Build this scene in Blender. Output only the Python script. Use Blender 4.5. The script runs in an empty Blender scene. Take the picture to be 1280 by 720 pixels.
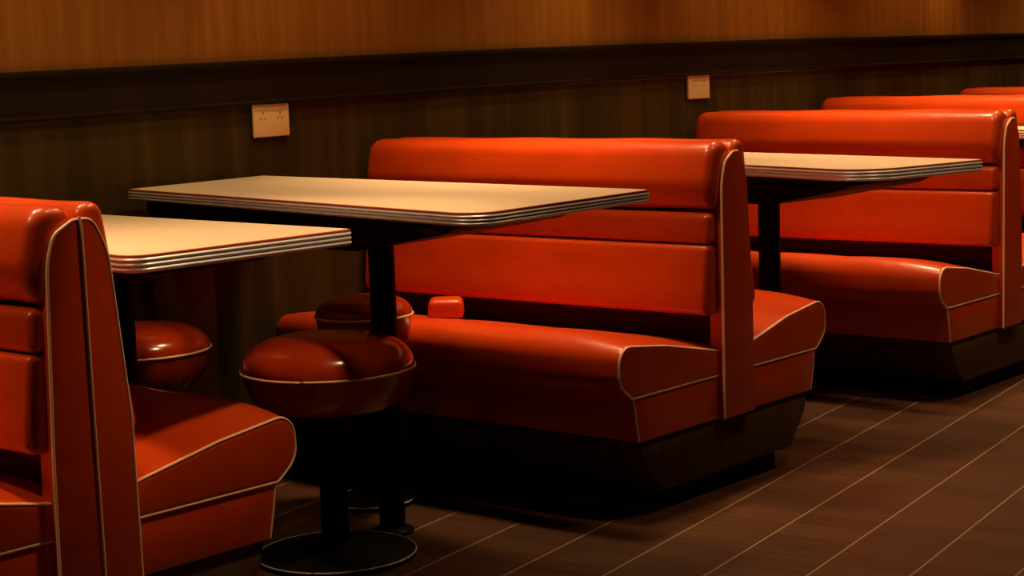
import bpy, bmesh, math, random
from mathutils import Vector, Matrix
random.seed(4)
S = bpy.context.scene
COL = S.collection

# ---------------------------------------------------------------- camera
YAW, PITCH, ROLL, CAMH, FPX = .6995, .1272, -.0338, 1.2435, 2313.9
F = Vector((math.cos(YAW)*math.cos(PITCH), math.sin(YAW)*math.cos(PITCH), -math.sin(PITCH)))
R = Vector((math.sin(YAW), -math.cos(YAW), 0)); U = R.cross(F)
R2 = math.cos(ROLL)*R + math.sin(ROLL)*U; U2 = -math.sin(ROLL)*R + math.cos(ROLL)*U
cd = bpy.data.cameras.new('camera'); cam = bpy.data.objects.new('camera', cd); COL.objects.link(cam)
m = Matrix((R2, U2, -F)).transposed().to_4x4(); m.translation = (0, 0, CAMH)
cam.matrix_world = m
cd.sensor_width = 36; cd.lens = FPX*36/1280; cd.clip_start = .05
S.camera = cam

# ---------------------------------------------------------------- light
S.view_settings.view_transform = 'Standard'; S.view_settings.look = 'None'
S.view_settings.gamma = 1; S.view_settings.use_curve_mapping = False
S.view_settings.exposure = 0.0
w = bpy.data.worlds.new('world'); S.world = w; w.use_nodes = True
w.node_tree.nodes['Background'].inputs[0].default_value = (1, .45, .2, 1)
w.node_tree.nodes['Background'].inputs[1].default_value = .0015
WARM = (1, .60, .28)
def area(name, loc, target, size, power, col=WARM, shape='DISK', sy=None, spread=math.pi):
    d = bpy.data.lights.new(name, 'AREA'); d.energy = power; d.color = col; d.shape = shape
    d.size = size; d.spread = spread
    if sy: d.size_y = sy
    o = bpy.data.objects.new(name, d); COL.objects.link(o); o.location = loc
    o.rotation_euler = (Vector(target)-Vector(loc)).to_track_quat('-Z', 'Y').to_euler()
    return o
def spot(name, loc, target, power, ang, col=WARM, blend=.8, r=.04):
    d = bpy.data.lights.new(name, 'SPOT'); d.energy = power; d.color = col
    d.spot_size = ang; d.spot_blend = blend; d.shadow_soft_size = r
    o = bpy.data.objects.new(name, d); COL.objects.link(o); o.location = loc
    o.rotation_euler = (Vector(target)-Vector(loc)).to_track_quat('-Z', 'Y').to_euler()
    return o
# pendants above the tables, cans over the aisle
for x, y, p in ((1.2, 3.1, 7), (2.35, 3.1, 3.2), (3.5, 3.0, 7.5), (5.2, 2.95, 9), (6.9, 2.95, 10), (9.0, 3.1, 10)):
    area('pendant_light', (x, y, 2.35), (x, y, 0), .2, p, spread=math.radians(110))
for x, y, p in ((4.6, 1.9, 4), (5.9, 1.9, 7), (7.8, 1.9, 10)):
    area('aisle_downlight', (x, y, 2.6), (x, y, 0), .2, p, spread=math.radians(110))
for x, p in ((2.05, 4), (4.15, 6), (6.02, 5.5), (7.0, 5), (8.3, 5)):
    area('roll_fill_light', (x, 3.4, 2.35), (x, 3.4, 0), .2, p, spread=math.radians(60))  # unseen lamps added to brighten the tops of the back rolls
spot('seat_fill_spot', (3.0, 2.4, 2.4), (2.66, 3.15, .45), 90, math.radians(48), r=.07)  # unseen spot added to brighten the near bench seat and front stool
# wall washers above the picture, and three small lamps close to the veneer
for x, p in ((1.8, 20), (2.9, 21), (4.0, 21), (5.2, 22), (6.5, 24), (7.9, 26), (9.6, 24)):
    spot('wall_washer', (x, 3.7, 2.2), (x, 4.2, 1.35), p, math.radians(85), (1, .60, .22), 1)
for x, p in ((3.75, .7), (5.3, 2.8), (6.05, 1.6), (8.2, 4)):
    spot('veneer_lamp', (x, 3.98, 1.78), (x, 4.16, 1.45), p, math.radians(60), (1, .62, .2), 1, r=.02)

# ---------------------------------------------------------------- materials
def mat(name, col, rough=.5, metal=0, coat=0, coat_rough=.1, spec=.5):
    M = bpy.data.materials.new(name); M.use_nodes = True
    b = M.node_tree.nodes['Principled BSDF']
    b.inputs['Base Color'].default_value = (*col, 1); b.inputs['Roughness'].default_value = rough
    b.inputs['Metallic'].default_value = metal; b.inputs['Coat Weight'].default_value = coat
    b.inputs['Coat Roughness'].default_value = coat_rough
    b.inputs['Specular IOR Level'].default_value = spec
    return M
def nd(M, t, **k):
    n = M.node_tree.nodes.new(t)
    for a, v in k.items(): setattr(n, a, v)
    return n
def lk(M, a, b): M.node_tree.links.new(a, b)
def bsdf(M): return M.node_tree.nodes['Principled BSDF']
def noise(M, scale, mapscale=(1, 1, 1), rot=0, detail=4, rough=.55):
    tc = nd(M, 'ShaderNodeTexCoord'); mp = nd(M, 'ShaderNodeMapping')
    mp.inputs['Scale'].default_value = mapscale; mp.inputs['Rotation'].default_value = (0, 0, rot)
    n = nd(M, 'ShaderNodeTexNoise'); n.inputs['Scale'].default_value = scale
    n.inputs['Detail'].default_value = detail; n.inputs['Roughness'].default_value = rough
    lk(M, tc.outputs['Object'], mp.inputs[0]); lk(M, mp.outputs[0], n.inputs['Vector'])
    return n
def ramp(M, src, stops):
    r = nd(M, 'ShaderNodeValToRGB')
    while len(r.color_ramp.elements) < len(stops): r.color_ramp.elements.new(.5)
    for e, (p, c) in zip(r.color_ramp.elements, stops): e.position = p; e.color = (*c, 1)
    lk(M, src, r.inputs[0]); return r
def bump(M, src, strength, dist):
    b = nd(M, 'ShaderNodeBump'); b.inputs['Strength'].default_value = strength; b.inputs['Distance'].default_value = dist
    lk(M, src, b.inputs['Height']); lk(M, b.outputs[0], bsdf(M).inputs['Normal'])

def vinyl(name, c1, c2, rough):
    M = mat(name, c1, rough, coat=.35, coat_rough=.16, spec=.4)
    n = noise(M, 5); r = ramp(M, n.outputs['Fac'], ((.3, c1), (.7, c2))); lk(M, r.outputs[0], bsdf(M).inputs['Base Color'])
    n2 = noise(M, 9, detail=2); bump(M, n2.outputs['Fac'], .25, .012)
    return M
VINYL = vinyl('red_orange_vinyl', (.50, .044, .0015), (.58, .053, .002), .36)
RECESS_SHADE = mat('recess_shade_red', (.06, .006, .001), .8, spec=.1)  # darkened red: shade of the recess under the pads put into the frame colour
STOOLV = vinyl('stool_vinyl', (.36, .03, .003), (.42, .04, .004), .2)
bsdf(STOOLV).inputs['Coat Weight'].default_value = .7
PIPING = mat('cream_piping', (.92, .62, .36), .5)
LAMIN = mat('cream_laminate', (.80, .66, .48), .42)
n = noise(LAMIN, 60); r = ramp(LAMIN, n.outputs['Fac'], ((.35, (.77, .63, .45)), (.65, (.83, .69, .51)))); lk(LAMIN, r.outputs[0], bsdf(LAMIN).inputs['Base Color'])
STEEL = mat('ribbed_steel', (.80, .79, .84), .38, .45)
REDLINE = mat('red_laminate_edge', (.35, .05, .02), .4)
BLACK = mat('black_iron', (.006, .0055, .005), .5, spec=.2)
BROWNP = mat('brown_wood_panel', (.10, .035, .012), .5)
bsdf(BLACK).inputs['Specular IOR Level'].default_value = .1
PLATE = mat('ivory_plastic', (.82, .63, .30), .5)
HOLE = mat('socket_dark', (.22, .12, .05), .5)

def wood(name, a, b, c, scale, rough, bumpd=.002):
    M = mat(name, a, rough)
    n = noise(M, scale, (1, 1, .035), detail=6, rough=.65)
    r = ramp(M, n.outputs['Fac'], ((.28, a), (.5, b), (.74, c))); lk(M, r.outputs[0], bsdf(M).inputs['Base Color'])
    bump(M, n.outputs['Fac'], .3, bumpd)
    return M
UPPER = wood('upper_wall_veneer', (.22, .078, .009), (.28, .105, .013), (.38, .155, .022), 26, .45)
WAINS = wood('dark_wainscot', (.026, .016, .003), (.048, .030, .006), (.095, .058, .012), 9, .6)
RAILM = wood('dark_rail', (.010, .005, .0015), (.014, .007, .002), (.020, .010, .003), 8, .7)
PLINTH = wood('plinth_wood', (.05, .028, .012), (.075, .042, .018), (.10, .06, .025), 25, .6)

for q in (WAINS, RAILM, PLINTH): bsdf(q).inputs['Specular IOR Level'].default_value = .15
# floor: planks at a slight angle with pale grout lines
FL = .1603
FLOORM = mat('plank_floor', (.1, .04, .015), .38)
tc = nd(FLOORM, 'ShaderNodeTexCoord'); mp = nd(FLOORM, 'ShaderNodeMapping', vector_type='POINT')
mp.inputs['Rotation'].default_value = (0, 0, -FL)
lk(FLOORM, tc.outputs['Object'], mp.inputs[0])
mp2 = nd(FLOORM, 'ShaderNodeMapping'); mp2.inputs['Location'].default_value = (0, -2.248+.2183*20, 0)
lk(FLOORM, mp.outputs[0], mp2.inputs[0])
sx = nd(FLOORM, 'ShaderNodeSeparateXYZ'); lk(FLOORM, mp2.outputs[0], sx.inputs[0])
def mth(op, a, b=None):
    n = nd(FLOORM, 'ShaderNodeMath', operation=op)
    for i, v in enumerate((a, b)):
        if v is None: continue
        if isinstance(v, (int, float)): n.inputs[i].default_value = v
        else: lk(FLOORM, v, n.inputs[i])
    return n.outputs[0]
row = mth('DIVIDE', sx.outputs[1], .2183)
fr = mth('FRACT', mth('ADD', row, .5)); dist = mth('ABSOLUTE', mth('SUBTRACT', fr, .5))
line = mth('LESS_THAN', dist, .011)
cell = nd(FLOORM, 'ShaderNodeCombineXYZ')
lk(FLOORM, mth('FLOOR', row), cell.inputs[0])
lk(FLOORM, mth('FLOOR', mth('DIVIDE', sx.outputs[0], .11)), cell.inputs[1])
wn = nd(FLOORM, 'ShaderNodeTexWhiteNoise', noise_dimensions='2D'); lk(FLOORM, cell.outputs[0], wn.inputs['Vector'])
st = nd(FLOORM, 'ShaderNodeMapping'); st.inputs['Scale'].default_value = (20, 1.0, 1); lk(FLOORM, mp2.outputs[0], st.inputs[0])
ns = nd(FLOORM, 'ShaderNodeTexNoise'); ns.inputs['Scale'].default_value = 2.5; ns.inputs['Detail'].default_value = 5; lk(FLOORM, st.outputs[0], ns.inputs['Vector'])
mixv = mth('ADD', mth('MULTIPLY', wn.outputs['Value'], .3), mth('MULTIPLY', ns.outputs['Fac'], .75))
rr = ramp(FLOORM, mixv, ((.2, (.048, .019, .009)), (.5, (.082, .033, .015)), (.85, (.12, .050, .023))))
mx = nd(FLOORM, 'ShaderNodeMix', data_type='RGBA'); lk(FLOORM, line, mx.inputs[0]); lk(FLOORM, rr.outputs[0], mx.inputs[6])
mx.inputs[7].default_value = (.36, .24, .15, 1); lk(FLOORM, mx.outputs[2], bsdf(FLOORM).inputs['Base Color'])
bump(FLOORM, mixv, .15, .004)

# ---------------------------------------------------------------- mesh helpers
def link(name, bm, material, parent=None, smooth=True, loc=None):
    bmesh.ops.recalc_face_normals(bm, faces=bm.faces)
    me = bpy.data.meshes.new(name); bm.to_mesh(me); bm.free()
    if isinstance(material, (list, tuple)):
        for x in material: me.materials.append(x)
    else: me.materials.append(material)
    if smooth:
        for p in me.polygons: p.use_smooth = True
        me.set_sharp_from_angle(angle=math.radians(38))
    o = bpy.data.objects.new(name, me); COL.objects.link(o)
    if parent: o.parent = parent
    if loc: o.location = loc
    return o
def box(bm, x0, x1, y0, y1, z0, z1, mi=0):
    v = [bm.verts.new(p) for p in ((x0,y0,z0),(x1,y0,z0),(x1,y1,z0),(x0,y1,z0),(x0,y0,z1),(x1,y0,z1),(x1,y1,z1),(x0,y1,z1))]
    for q in ((0,3,2,1),(4,5,6,7),(0,1,5,4),(1,2,6,5),(2,3,7,6),(3,0,4,7)):
        bm.faces.new([v[i] for i in q]).material_index = mi
def bevel(bm, w, seg=2):
    bmesh.ops.bevel(bm, geom=bm.edges[:], offset=w, segments=seg, affect='EDGES', profile=.5)
def rpoly(pts, n=6):
    """closed polygon [(x,z,r)] with its corners rounded"""
    out = []
    N = len(pts)
    for i in range(N):
        p = Vector(pts[i][:2]); a = Vector(pts[i-1][:2]); b = Vector(pts[(i+1) % N][:2])
        r = pts[i][2] if len(pts[i]) > 2 else 0
        if r <= 0: out.append(tuple(p)); continue
        u = (a-p); v = (b-p); lu = u.length; lv = v.length; u.normalize(); v.normalize()
        ang = u.angle(v); t = min(r/math.tan(ang/2), lu*.49, lv*.49); r = t*math.tan(ang/2)
        c = p + (u+v).normalized()*(r/math.sin(ang/2))
        s = p+u*t-c; e = p+v*t-c
        a0 = math.atan2(s.y, s.x); a1 = math.atan2(e.y, e.x); d = (a1-a0+math.pi) % (2*math.pi)-math.pi
        for k in range(n+1):
            q = a0+d*k/n; out.append((c.x+r*math.cos(q), c.y+r*math.sin(q)))
    return out
def resample(poly, step=.03):
    out = []
    for i in range(len(poly)):
        a = Vector(poly[i]); b = Vector(poly[(i+1) % len(poly)]); k = max(1, int((b-a).length/step))
        for j in range(k): out.append(tuple(a+(b-a)*j/k))
    return out
def inset(poly, d):
    N = len(poly); area = sum(poly[i-1][0]*poly[i][1]-poly[i][0]*poly[i-1][1] for i in range(N)); sg = 1 if area > 0 else -1
    out = []
    for i in range(N):
        t = Vector(poly[(i+1) % N])-Vector(poly[i-1])
        if t.length < 1e-9: out.append(poly[i]); continue
        t.normalize(); out.append((poly[i][0]-t.y*d*sg, poly[i][1]+t.x*d*sg))
    return out
def cushion(bm, poly, y0, y1, r0, r1, puff=0, n=5, along=10, sag=None):
    """extrude an xz profile along y with rounded ends; sag(t) = extra inset"""
    st = []
    for k in range(n+1):
        a = math.pi/2*k/n; st.append((y0+r0*(1-math.cos(a)) , r0*(1-math.sin(a))))
    for k in range(1, along): st.append((y0+r0+(y1-r1-y0-r0)*k/along, 0 if not sag else sag(k/along)))
    for k in range(n, -1, -1):
        a = math.pi/2*k/n; st.append((y1-r1*(1-math.cos(a)), r1*(1-math.sin(a))))
    rings = []
    for y, d in st: rings.append([bm.verts.new((x, y, z)) for x, z in inset(poly, d)])
    for A, B in zip(rings, rings[1:]):
        for i in range(len(A)): bm.faces.new((A[i-1], A[i], B[i], B[i-1]))
    for rg, yy in ((rings[0], y0-puff), (rings[-1], y1+puff)):
        if puff:
            c = Vector((0, 0, 0))
            for v in rg: c += v.co
            c /= len(rg); mid = [bm.verts.new((v.co.x*.55+c.x*.45, yy, v.co.z*.55+c.z*.45)) for v in rg]
            for i in range(len(rg)): bm.faces.new((rg[i-1], rg[i], mid[i], mid[i-1]))
            bm.faces.new(mid)
        else: bm.faces.new(rg)
def tube(bm, pts, r, closed=False, n=8):
    pts = [Vector(p) for p in pts]; N = len(pts); rings = []
    for i, p in enumerate(pts):
        a = pts[i-1] if (closed or i > 0) else p; b = pts[(i+1) % N] if (closed or i < N-1) else p
        t = (b-a).normalized(); ref = Vector((0, 1, 0)) if abs(t.y) < .9 else Vector((0, 0, 1))
        u = t.cross(ref).normalized(); v = t.cross(u)
        rings.append([bm.verts.new(p+r*(math.cos(q)*u+math.sin(q)*v)) for q in [2*math.pi*k/n for k in range(n)]])
    for i in range(N if closed else N-1):
        A, B = rings[i], rings[(i+1) % N]
        for k in range(n): bm.faces.new((A[k-1], A[k], B[k], B[k-1]))
    if not closed: bm.faces.new(rings[0]); bm.faces.new(rings[-1])
def lathe(bm, prof, n=48):
    rings = []
    for r, z in prof:
        if r < 1e-6: rings.append([bm.verts.new((0, 0, z))])
        else: rings.append([bm.verts.new((r*math.cos(2*math.pi*k/n), r*math.sin(2*math.pi*k/n), z)) for k in range(n)])
    for A, B in zip(rings, rings[1:]):
        for k in range(n):
            if len(A) == 1 and len(B) == 1: continue
            if len(A) == 1: bm.faces.new((A[0], B[k], B[k-1]))
            elif len(B) == 1: bm.faces.new((A[k-1], A[k], B[0]))
            else: bm.faces.new((A[k-1], A[k], B[k], B[k-1]))
def thing(name, loc, rz, label, cat, group=None):
    o = bpy.data.objects.new(name, None); COL.objects.link(o); o.location = loc; o.rotation_euler = (0, 0, rz)
    o['label'] = label; o['category'] = cat
    if group: o['group'] = group
    return o

# ---------------------------------------------------------------- setting
WALLY = 4.159
def struct(name, bm, material, smooth=False):
    o = link(name, bm, material, smooth=smooth); o['kind'] = 'structure'; return o
bm = bmesh.new(); box(bm, -3, 16, -3.5, WALLY+.12, -.08, 0); struct('floor', bm, FLOORM)
bm = bmesh.new(); box(bm, -3, 16, WALLY, WALLY+.12, 0, 1.12); struct('wall_back_wainscot', bm, WAINS)
bm = bmesh.new(); box(bm, -3, 16, WALLY-.004, WALLY+.12, 1.12, 2.9); struct('wall_back', bm, UPPER)
# chair rail, its height following the photograph's slightly bowed line
def railz(x):
    P = ((-3, 1.205), (2.0, 1.222), (2.87, 1.232), (3.76, 1.243), (4.95, 1.254), (6.6, 1.257), (9.1, 1.249), (16, 1.24))
    for (a, p), (b, q) in zip(P, P[1:]):
        if x <= b: return p+(q-p)*(x-a)/(b-a)
    return P[-1][1]
def railprof(name, prof, material):
    bm = bmesh.new(); rings = []
    for k in range(77):
        x = -3+19*k/76; z = railz(x)
        rings.append([bm.verts.new((x, WALLY-.003-d, z+h)) for d, h in prof])
    for A, B in zip(rings, rings[1:]):
        for i in range(len(A)): bm.faces.new((A[i-1], A[i], B[i], B[i-1]))
    bm.faces.new(rings[0]); bm.faces.new(rings[-1])
    return struct(name, bm, material)
railprof('trim_1', ((0, 0), (.030, 0), (.034, -.004), (.034, -.014), (.024, -.022), (.020, -.028), (0, -.028)), RAILM)
railprof('trim_2', ((0, -.0285), (.016, -.0285), (.016, -.120), (.022, -.124), (.022, -.130), (0, -.134)), RAILM)

# ---------------------------------------------------------------- booth benches
def bench(X, A, rz, label, sides=(-1, 1), SL=.485, SR=.445, pw=.078, ptw=.047, center_seam=False, wallgap=.03, two=False):
    L = WALLY-wallgap-A
    t = thing('booth_bench', (X, A, 0), rz, label, 'booth seat', 'vinyl booth benches along the wall')
    # end panel
    bm = bmesh.new()
    pp = rpoly([(-pw, .212), (-pw*.96, .5, .3), (-ptw-.026, .87, .2), (-ptw*1.15, .925, .04), (-ptw*.3, .950, .03), (ptw*.5, .950, .03), (ptw+.006, .885, .2), (pw*.96, .55, .3), (pw, .212)], 5)
    cushion(bm, pp, -.016, .03, .004, .002, along=2, n=3)
    ep = link('end_panel', bm, VINYL, t)
    path = [(x, -.014, z) for x, z in pp]
    i0 = min(range(len(pp)), key=lambda i: (pp[i][1]*1 + (10 if pp[i][0] > 0 else 0)))
    i1 = len(pp)-1
    bm = bmesh.new(); tube(bm, path if two else path[:max(range(len(pp)), key=lambda i: pp[i][1])+2], .0034); link('piping', bm, PIPING, ep)
    if center_seam:
        bm = bmesh.new(); tube(bm, [(-.002, -.0165, .956), (0, -.0185, .93), (.002, -.018, .6), (.006, -.018, .214)], .003); link('piping', bm, PIPING, ep)
    # frame core between the pads
    bm = bmesh.new(); box(bm, -.03, .03, .03, L, .22, .93); bevel(bm, .006); link('back_frame', bm, RECESS_SHADE, t)
    for s in (-1, 1):
        f = lambda P: [(s*q[0],)+tuple(q[1:]) for q in P]
        k = 1 if s < 0 else .8; k2 = 1 if s < 0 else .66
        bm = bmesh.new()
        pr = resample(rpoly(f([(.002, .80, .036), (.10*k2, .79, .037*k2), (.128*k2, .86, .08*k2), (.098*k2, .986, .06*k2), (.002, .975, .036)]), 6))
        cushion(bm, pr, -.004, L, .026 if s < 0 else .02, .04, puff=.003, along=24, sag=lambda q: .0012*math.sin(q*19))
        link('back_roll', bm, VINYL, t)
        bm = bmesh.new()
        pr = resample(rpoly(f([(.004, .702, .017), (.118*k, .700, .017), (.116*k, .786, .022), (.004, .788, .017)]), 5))
        cushion(bm, pr, .004, L, .016, .02, along=10); link('lumbar_pad', bm, VINYL, t)
        bm = bmesh.new()
        pr = resample(rpoly(f([(.004, .50, .016), (.145*(k+1)/2, .505, .03), (.122*k, .698, .016), (.004, .699, .016)]), 5))
        cushion(bm, pr, .004, L, .014, .02, along=10); link('back_pad', bm, VINYL, t)
        if s not in sides: continue
        W = SL if s < 0 else SR
        pr0 = rpoly(f([(.006, .33, .018), (W, .33, .03), (W+.058, .375, .06), (W+.052, .482, .06), (W-.16, .455, .35), (.09, .408, .05), (.006, .395, .02)]), 8)
        pr = resample(pr0)
        bm = bmesh.new(); cushion(bm, pr, .0, L, .014, .03, along=24, sag=lambda q: .002*math.sin(q*23)-.020*min(1, q/.14)*(2-min(1, q/.14))*min(1, (1-q)/.1)); sc = link('seat_cushion', bm, VINYL, t)
        bm = bmesh.new(); tube(bm, [(x, .0035, z) for x, z in inset(pr, .0035)], .0034, True); link('piping', bm, PIPING, sc)
        bm = bmesh.new()
        q = f([(.006, .212), (W-.03, .212, .004), (W-.008, .335, .004), (.006, .335)])
        cushion(bm, resample(rpoly(q, 3), .08), .004, L, .003, .003, along=3, n=2); ap = link('seat_apron', bm, VINYL, t)
        bm = bmesh.new(); tube(bm, [(s*(W-.0305), .006, .214), (s*(W-.018), .005, .275), (s*(W-.009), .006, .330)], .003); link('piping', bm, PIPING, ap)
    xl = -(SL-.045) if -1 in sides else -.1; xr = (SR-.045) if 1 in sides else .1
    bm = bmesh.new()
    cushion(bm, [(xl+.10, .06), (xr-.09, .06), (xr-.01, .155), (xr, .2115), (xl, .2115), (xl+.02, .15)], .012, L, .003, .003, n=2, along=2)
    link('plinth', bm, PLINTH, t)
    bm = bmesh.new(); box(bm, xl+.14, xr-.12, .05, L-.01, 0, .061); link('toe_kick', bm, BLACK, t, smooth=False)
    return t
bench(2.19, 2.94, -.019, 'red vinyl booth bench nearest the viewer, cut by the left edge, with centre-seamed end panel', pw=.098, ptw=.055, center_seam=True, two=True, SR=.488)
bench(4.31, 2.82, 0, 'red vinyl double booth bench in the middle, facing the long cream table')
bench(6.155, 2.86, .01, 'red vinyl double booth bench at right, behind the table with a black column')
b4 = bench(7.10, 2.86, 0, 'red vinyl booth bench whose back roll shows above the right-hand bench', sides=(1,))
b5 = bench(8.40, 2.86, 0, 'farthest red vinyl booth bench, only a sliver of its back showing at the right edge')

b4.scale.z = 1.018; b5.scale.z = 1.01
# ---------------------------------------------------------------- tables
def table(quad, tz, col, colr, label, arm, rad=.045, panel=None, bt=.037):
    """quad = near-aisle, far-aisle, far-wall, near-wall corners"""
    c = Vector(col)
    t = thing('booth_table', (c.x, c.y, 0), 0, label, 'table', 'cream diner tables')
    q = [(p[0]-c.x, p[1]-c.y) for p in quad]
    base = rpoly([(*q[0], rad), (*q[1], .02), (*q[2], .01), (*q[3], .01)], 7)
    def ring(bm, d, z): return [bm.verts.new((x, y, z)) for x, y in inset(base, d)]
    bm = bmesh.new()
    rs = [ring(bm, .004, tz-bt+.005), ring(bm, .004, tz-.002), ring(bm, .0055, tz)]
    for A, B in zip(rs, rs[1:]):
        for i in range(len(A)): bm.faces.new((A[i-1], A[i], B[i], B[i-1]))
    bm.faces.new(rs[0]); bm.faces.new(rs[-1]); link('tabletop', bm, LAMIN, t)
    bm = bmesh.new(); rs = []
    seq = [(.0038, 0), (.0, -.001), (-.0005, -.0045)]
    for k in range(3):
        z0 = -.0055-k*(bt-.0065)/3
        g = (bt-.0065)/3/.0112; seq += [(.0015, z0), (-.0015, z0-.0022*g), (-.0025, z0-.0050*g), (-.0015, z0-.0080*g), (.0015, z0-.0102*g)]
    seq += [(.006, -bt), (.02, -bt)]
    for d, z in seq: rs.append(ring(bm, d, tz+z))
    for j, (A, B) in enumerate(zip(rs, rs[1:])):
        for i in range(len(A)):
            f = bm.faces.new((A[i-1], A[i], B[i], B[i-1])); f.material_index = 1 if j < 2 else 0
    link('edge_band', bm, [STEEL, REDLINE], t)
    # under-frame: shallow at the aisle, deepening to the column
    bm = bmesh.new()
    a = Vector(q[0]); b = Vector(q[1]); d = Vector(q[2]); e = Vector(q[3])
    def pt(u, v): return (a*(1-u)+b*u)*(1-v)+(e*(1-u)+d*u)*v
    tot = ((a+b)/2-(e+d)/2).length; vc = min(.95, max(.02, ((a+b)/2).length/tot))
    rows = [(arm, .02), (arm+.02, .035), (vc-.10, .095), (vc+.08, .10), (.97, .07)]
    R_ = []
    for v, dep in rows:
        L_, Rr = pt(.07, v), pt(.93, v); l2, r2 = pt(.16, v), pt(.84, v)
        R_.append([bm.verts.new((p.x, p.y, z)) for p, z in ((L_, tz-bt+.004), (Rr, tz-bt+.004), (Rr, tz-bt-dep*.5), (r2, tz-bt-dep), (l2, tz-bt-dep), (L_, tz-bt-dep*.5))])
    for A, B in zip(R_, R_[1:]):
        for i in range(6): bm.faces.new((A[i-1], A[i], B[i], B[i-1]))
    bm.faces.new(R_[0]); bm.faces.new(R_[-1]); link('support_frame', bm, BLACK, t, smooth=False)
    bm = bmesh.new()
    lathe(bm, [(0, 0.012), (colr, .012), (colr, tz-.11), (colr*1.6, tz-.10), (colr*1.6, tz-.08), (0, tz-.08)], 32); link('column', bm, BLACK, t)
    bm = bmesh.new()
    lathe(bm, [(0, 0), (colr+.022, 0), (colr+.022, .008), (colr+.016, .012), (colr, .02), (0, .02)], 40); link('base_plate', bm, BLACK, t)
    if panel:
        bm = bmesh.new(); x0, x1, y0, y1 = panel; box(bm, x0-c.x, x1-c.x, y0-c.y, y1-c.y, 0, tz-.041); bevel(bm, .004); link('support_panel', bm, BROWNP, t)
    return t
table(((2.338, 2.962), (2.945, 2.936), (2.99, 4.12), (2.47, 4.12)), .86, (2.84, 3.66), .038,
      'cream table nearest the viewer, its end right beside the near bench', .16, rad=.05)
table(((2.975, 2.60), (3.650, 2.62), (3.765, 4.125), (3.245, 4.11)), .90, (3.42, 3.315), .034,
      'cream table with ribbed metal edge in front of the middle bench, over the round stool', .12, rad=.07, bt=.03, panel=(3.32, 3.50, 4.06, 4.12))
table(((4.84, 2.70), (5.372, 2.577), (5.69, 4.12), (5.26, 4.12)), .86, (5.25, 3.29), .036,
      'cream table at right on a black column, between the middle and right benches', .1, rad=.14)
table(((6.70, 2.96), (6.95, 2.95), (6.95, 4.12), (6.70, 4.12)), .88, (6.82, 3.7), .035,
      'farthest cream table, only its corner showing at the right edge', .1, rad=.03)

# ---------------------------------------------------------------- stools
def stool(x, y, zp, R_, label, baser=.2, hk=.38):
    t = thing('round_stool', (x, y, 0), 0, label, 'stool', 'round red stools under the tables')
    bm = bmesh.new(); H = R_*hk
    top = [(R_*math.cos(a)**.55 if a < math.pi/2-.01 else 0, zp+H*math.sin(a)) for a in [math.pi/2*k/12 for k in range(13)]]
    bot = [(0, zp-.095), (R_*.78, zp-.095), (R_*.9, zp-.07), (R_*.965, zp-.035), (R_*.99, zp-.006)]
    lathe(bm, bot+top, 64); seat = link('seat', bm, STOOLV, t)
    bm = bmesh.new(); tube(bm, [(R_*1.003*math.cos(q), R_*1.003*math.sin(q), zp-.002) for q in [2*math.pi*k/72 for k in range(72)]], .0032, True); link('piping', bm, PIPING, seat)
    bm = bmesh.new(); lathe(bm, [(0, .03), (.035, .03), (.035, zp-.10), (.07, zp-.084), (0, zp-.084)], 28); link('column', bm, BLACK, t)
    bm = bmesh.new(); lathe(bm, [(0, 0), (baser, 0), (baser, .01), (baser-.012, .016), (.07, .028), (.036, .045), (0, .045)], 56); link('base_plate', bm, BLACK, t)
    bm = bmesh.new(); tube(bm, [(baser*math.cos(q), baser*math.sin(q), .012) for q in [2*math.pi*k/72 for k in range(72)]], .0022, True); link('base_rim', bm, STEEL, t)
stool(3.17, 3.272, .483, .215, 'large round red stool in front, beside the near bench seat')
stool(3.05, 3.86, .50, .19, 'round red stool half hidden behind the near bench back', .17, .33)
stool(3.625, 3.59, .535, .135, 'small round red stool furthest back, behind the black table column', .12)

# cushion on the middle bench
bm = bmesh.new(); cushion(bm, resample(rpoly([(-.055, 0, .017), (.055, 0, .017), (.05, .058, .02), (-.05, .058, .02)], 5), .02), -.05, .05, .015, .015, along=3)
o = link('seat_bolster', bm, VINYL, loc=(4.015, 3.635, .471)); o.rotation_euler = (0, 0, -.87)
o['label'] = 'small squarish red vinyl bolster lying on the middle bench near the wall'; o['category'] = 'cushion'

# ---------------------------------------------------------------- wall sockets
def socket(x0, x1, z0, z1, label):
    cx, cz = (x0+x1)/2, (z0+z1)/2; w = x1-x0; h = z1-z0
    t = thing('wall_socket', (cx, WALLY, cz), 0, label, 'wall socket', 'ivory wall plates')
    bm = bmesh.new(); box(bm, -w/2, w/2, -.014, -.006, -h/2, h/2); bevel(bm, .003, 3); link('face_plate', bm, PLATE, t)
    bm = bmesh.new(); box(bm, -w/2+.006, w/2-.006, -.0065, -.0005, -h/2+.006, h/2-.006); link('back_box', bm, PLATE, t, smooth=False)
    for s in (-1, 1):
        bm = bmesh.new()
        for dx, dz, a, b in ((0, .010, .0022, .0045), (-.008, -.006, .003, .0018), (.008, -.006, .003, .0018)):
            box(bm, s*w*.24+dx-a, s*w*.24+dx+a, -.0146, -.0135, h*.12+dz-b, h*.12+dz+b)
        link('socket_hole', bm, HOLE, t, smooth=False)
socket(3.756, 3.902, 1.012, 1.111, 'ivory wall socket plate above the long cream table')
socket(6.043, 6.19, 1.032, 1.128, 'ivory wall socket plate above the right-hand bench, farther along the wall')
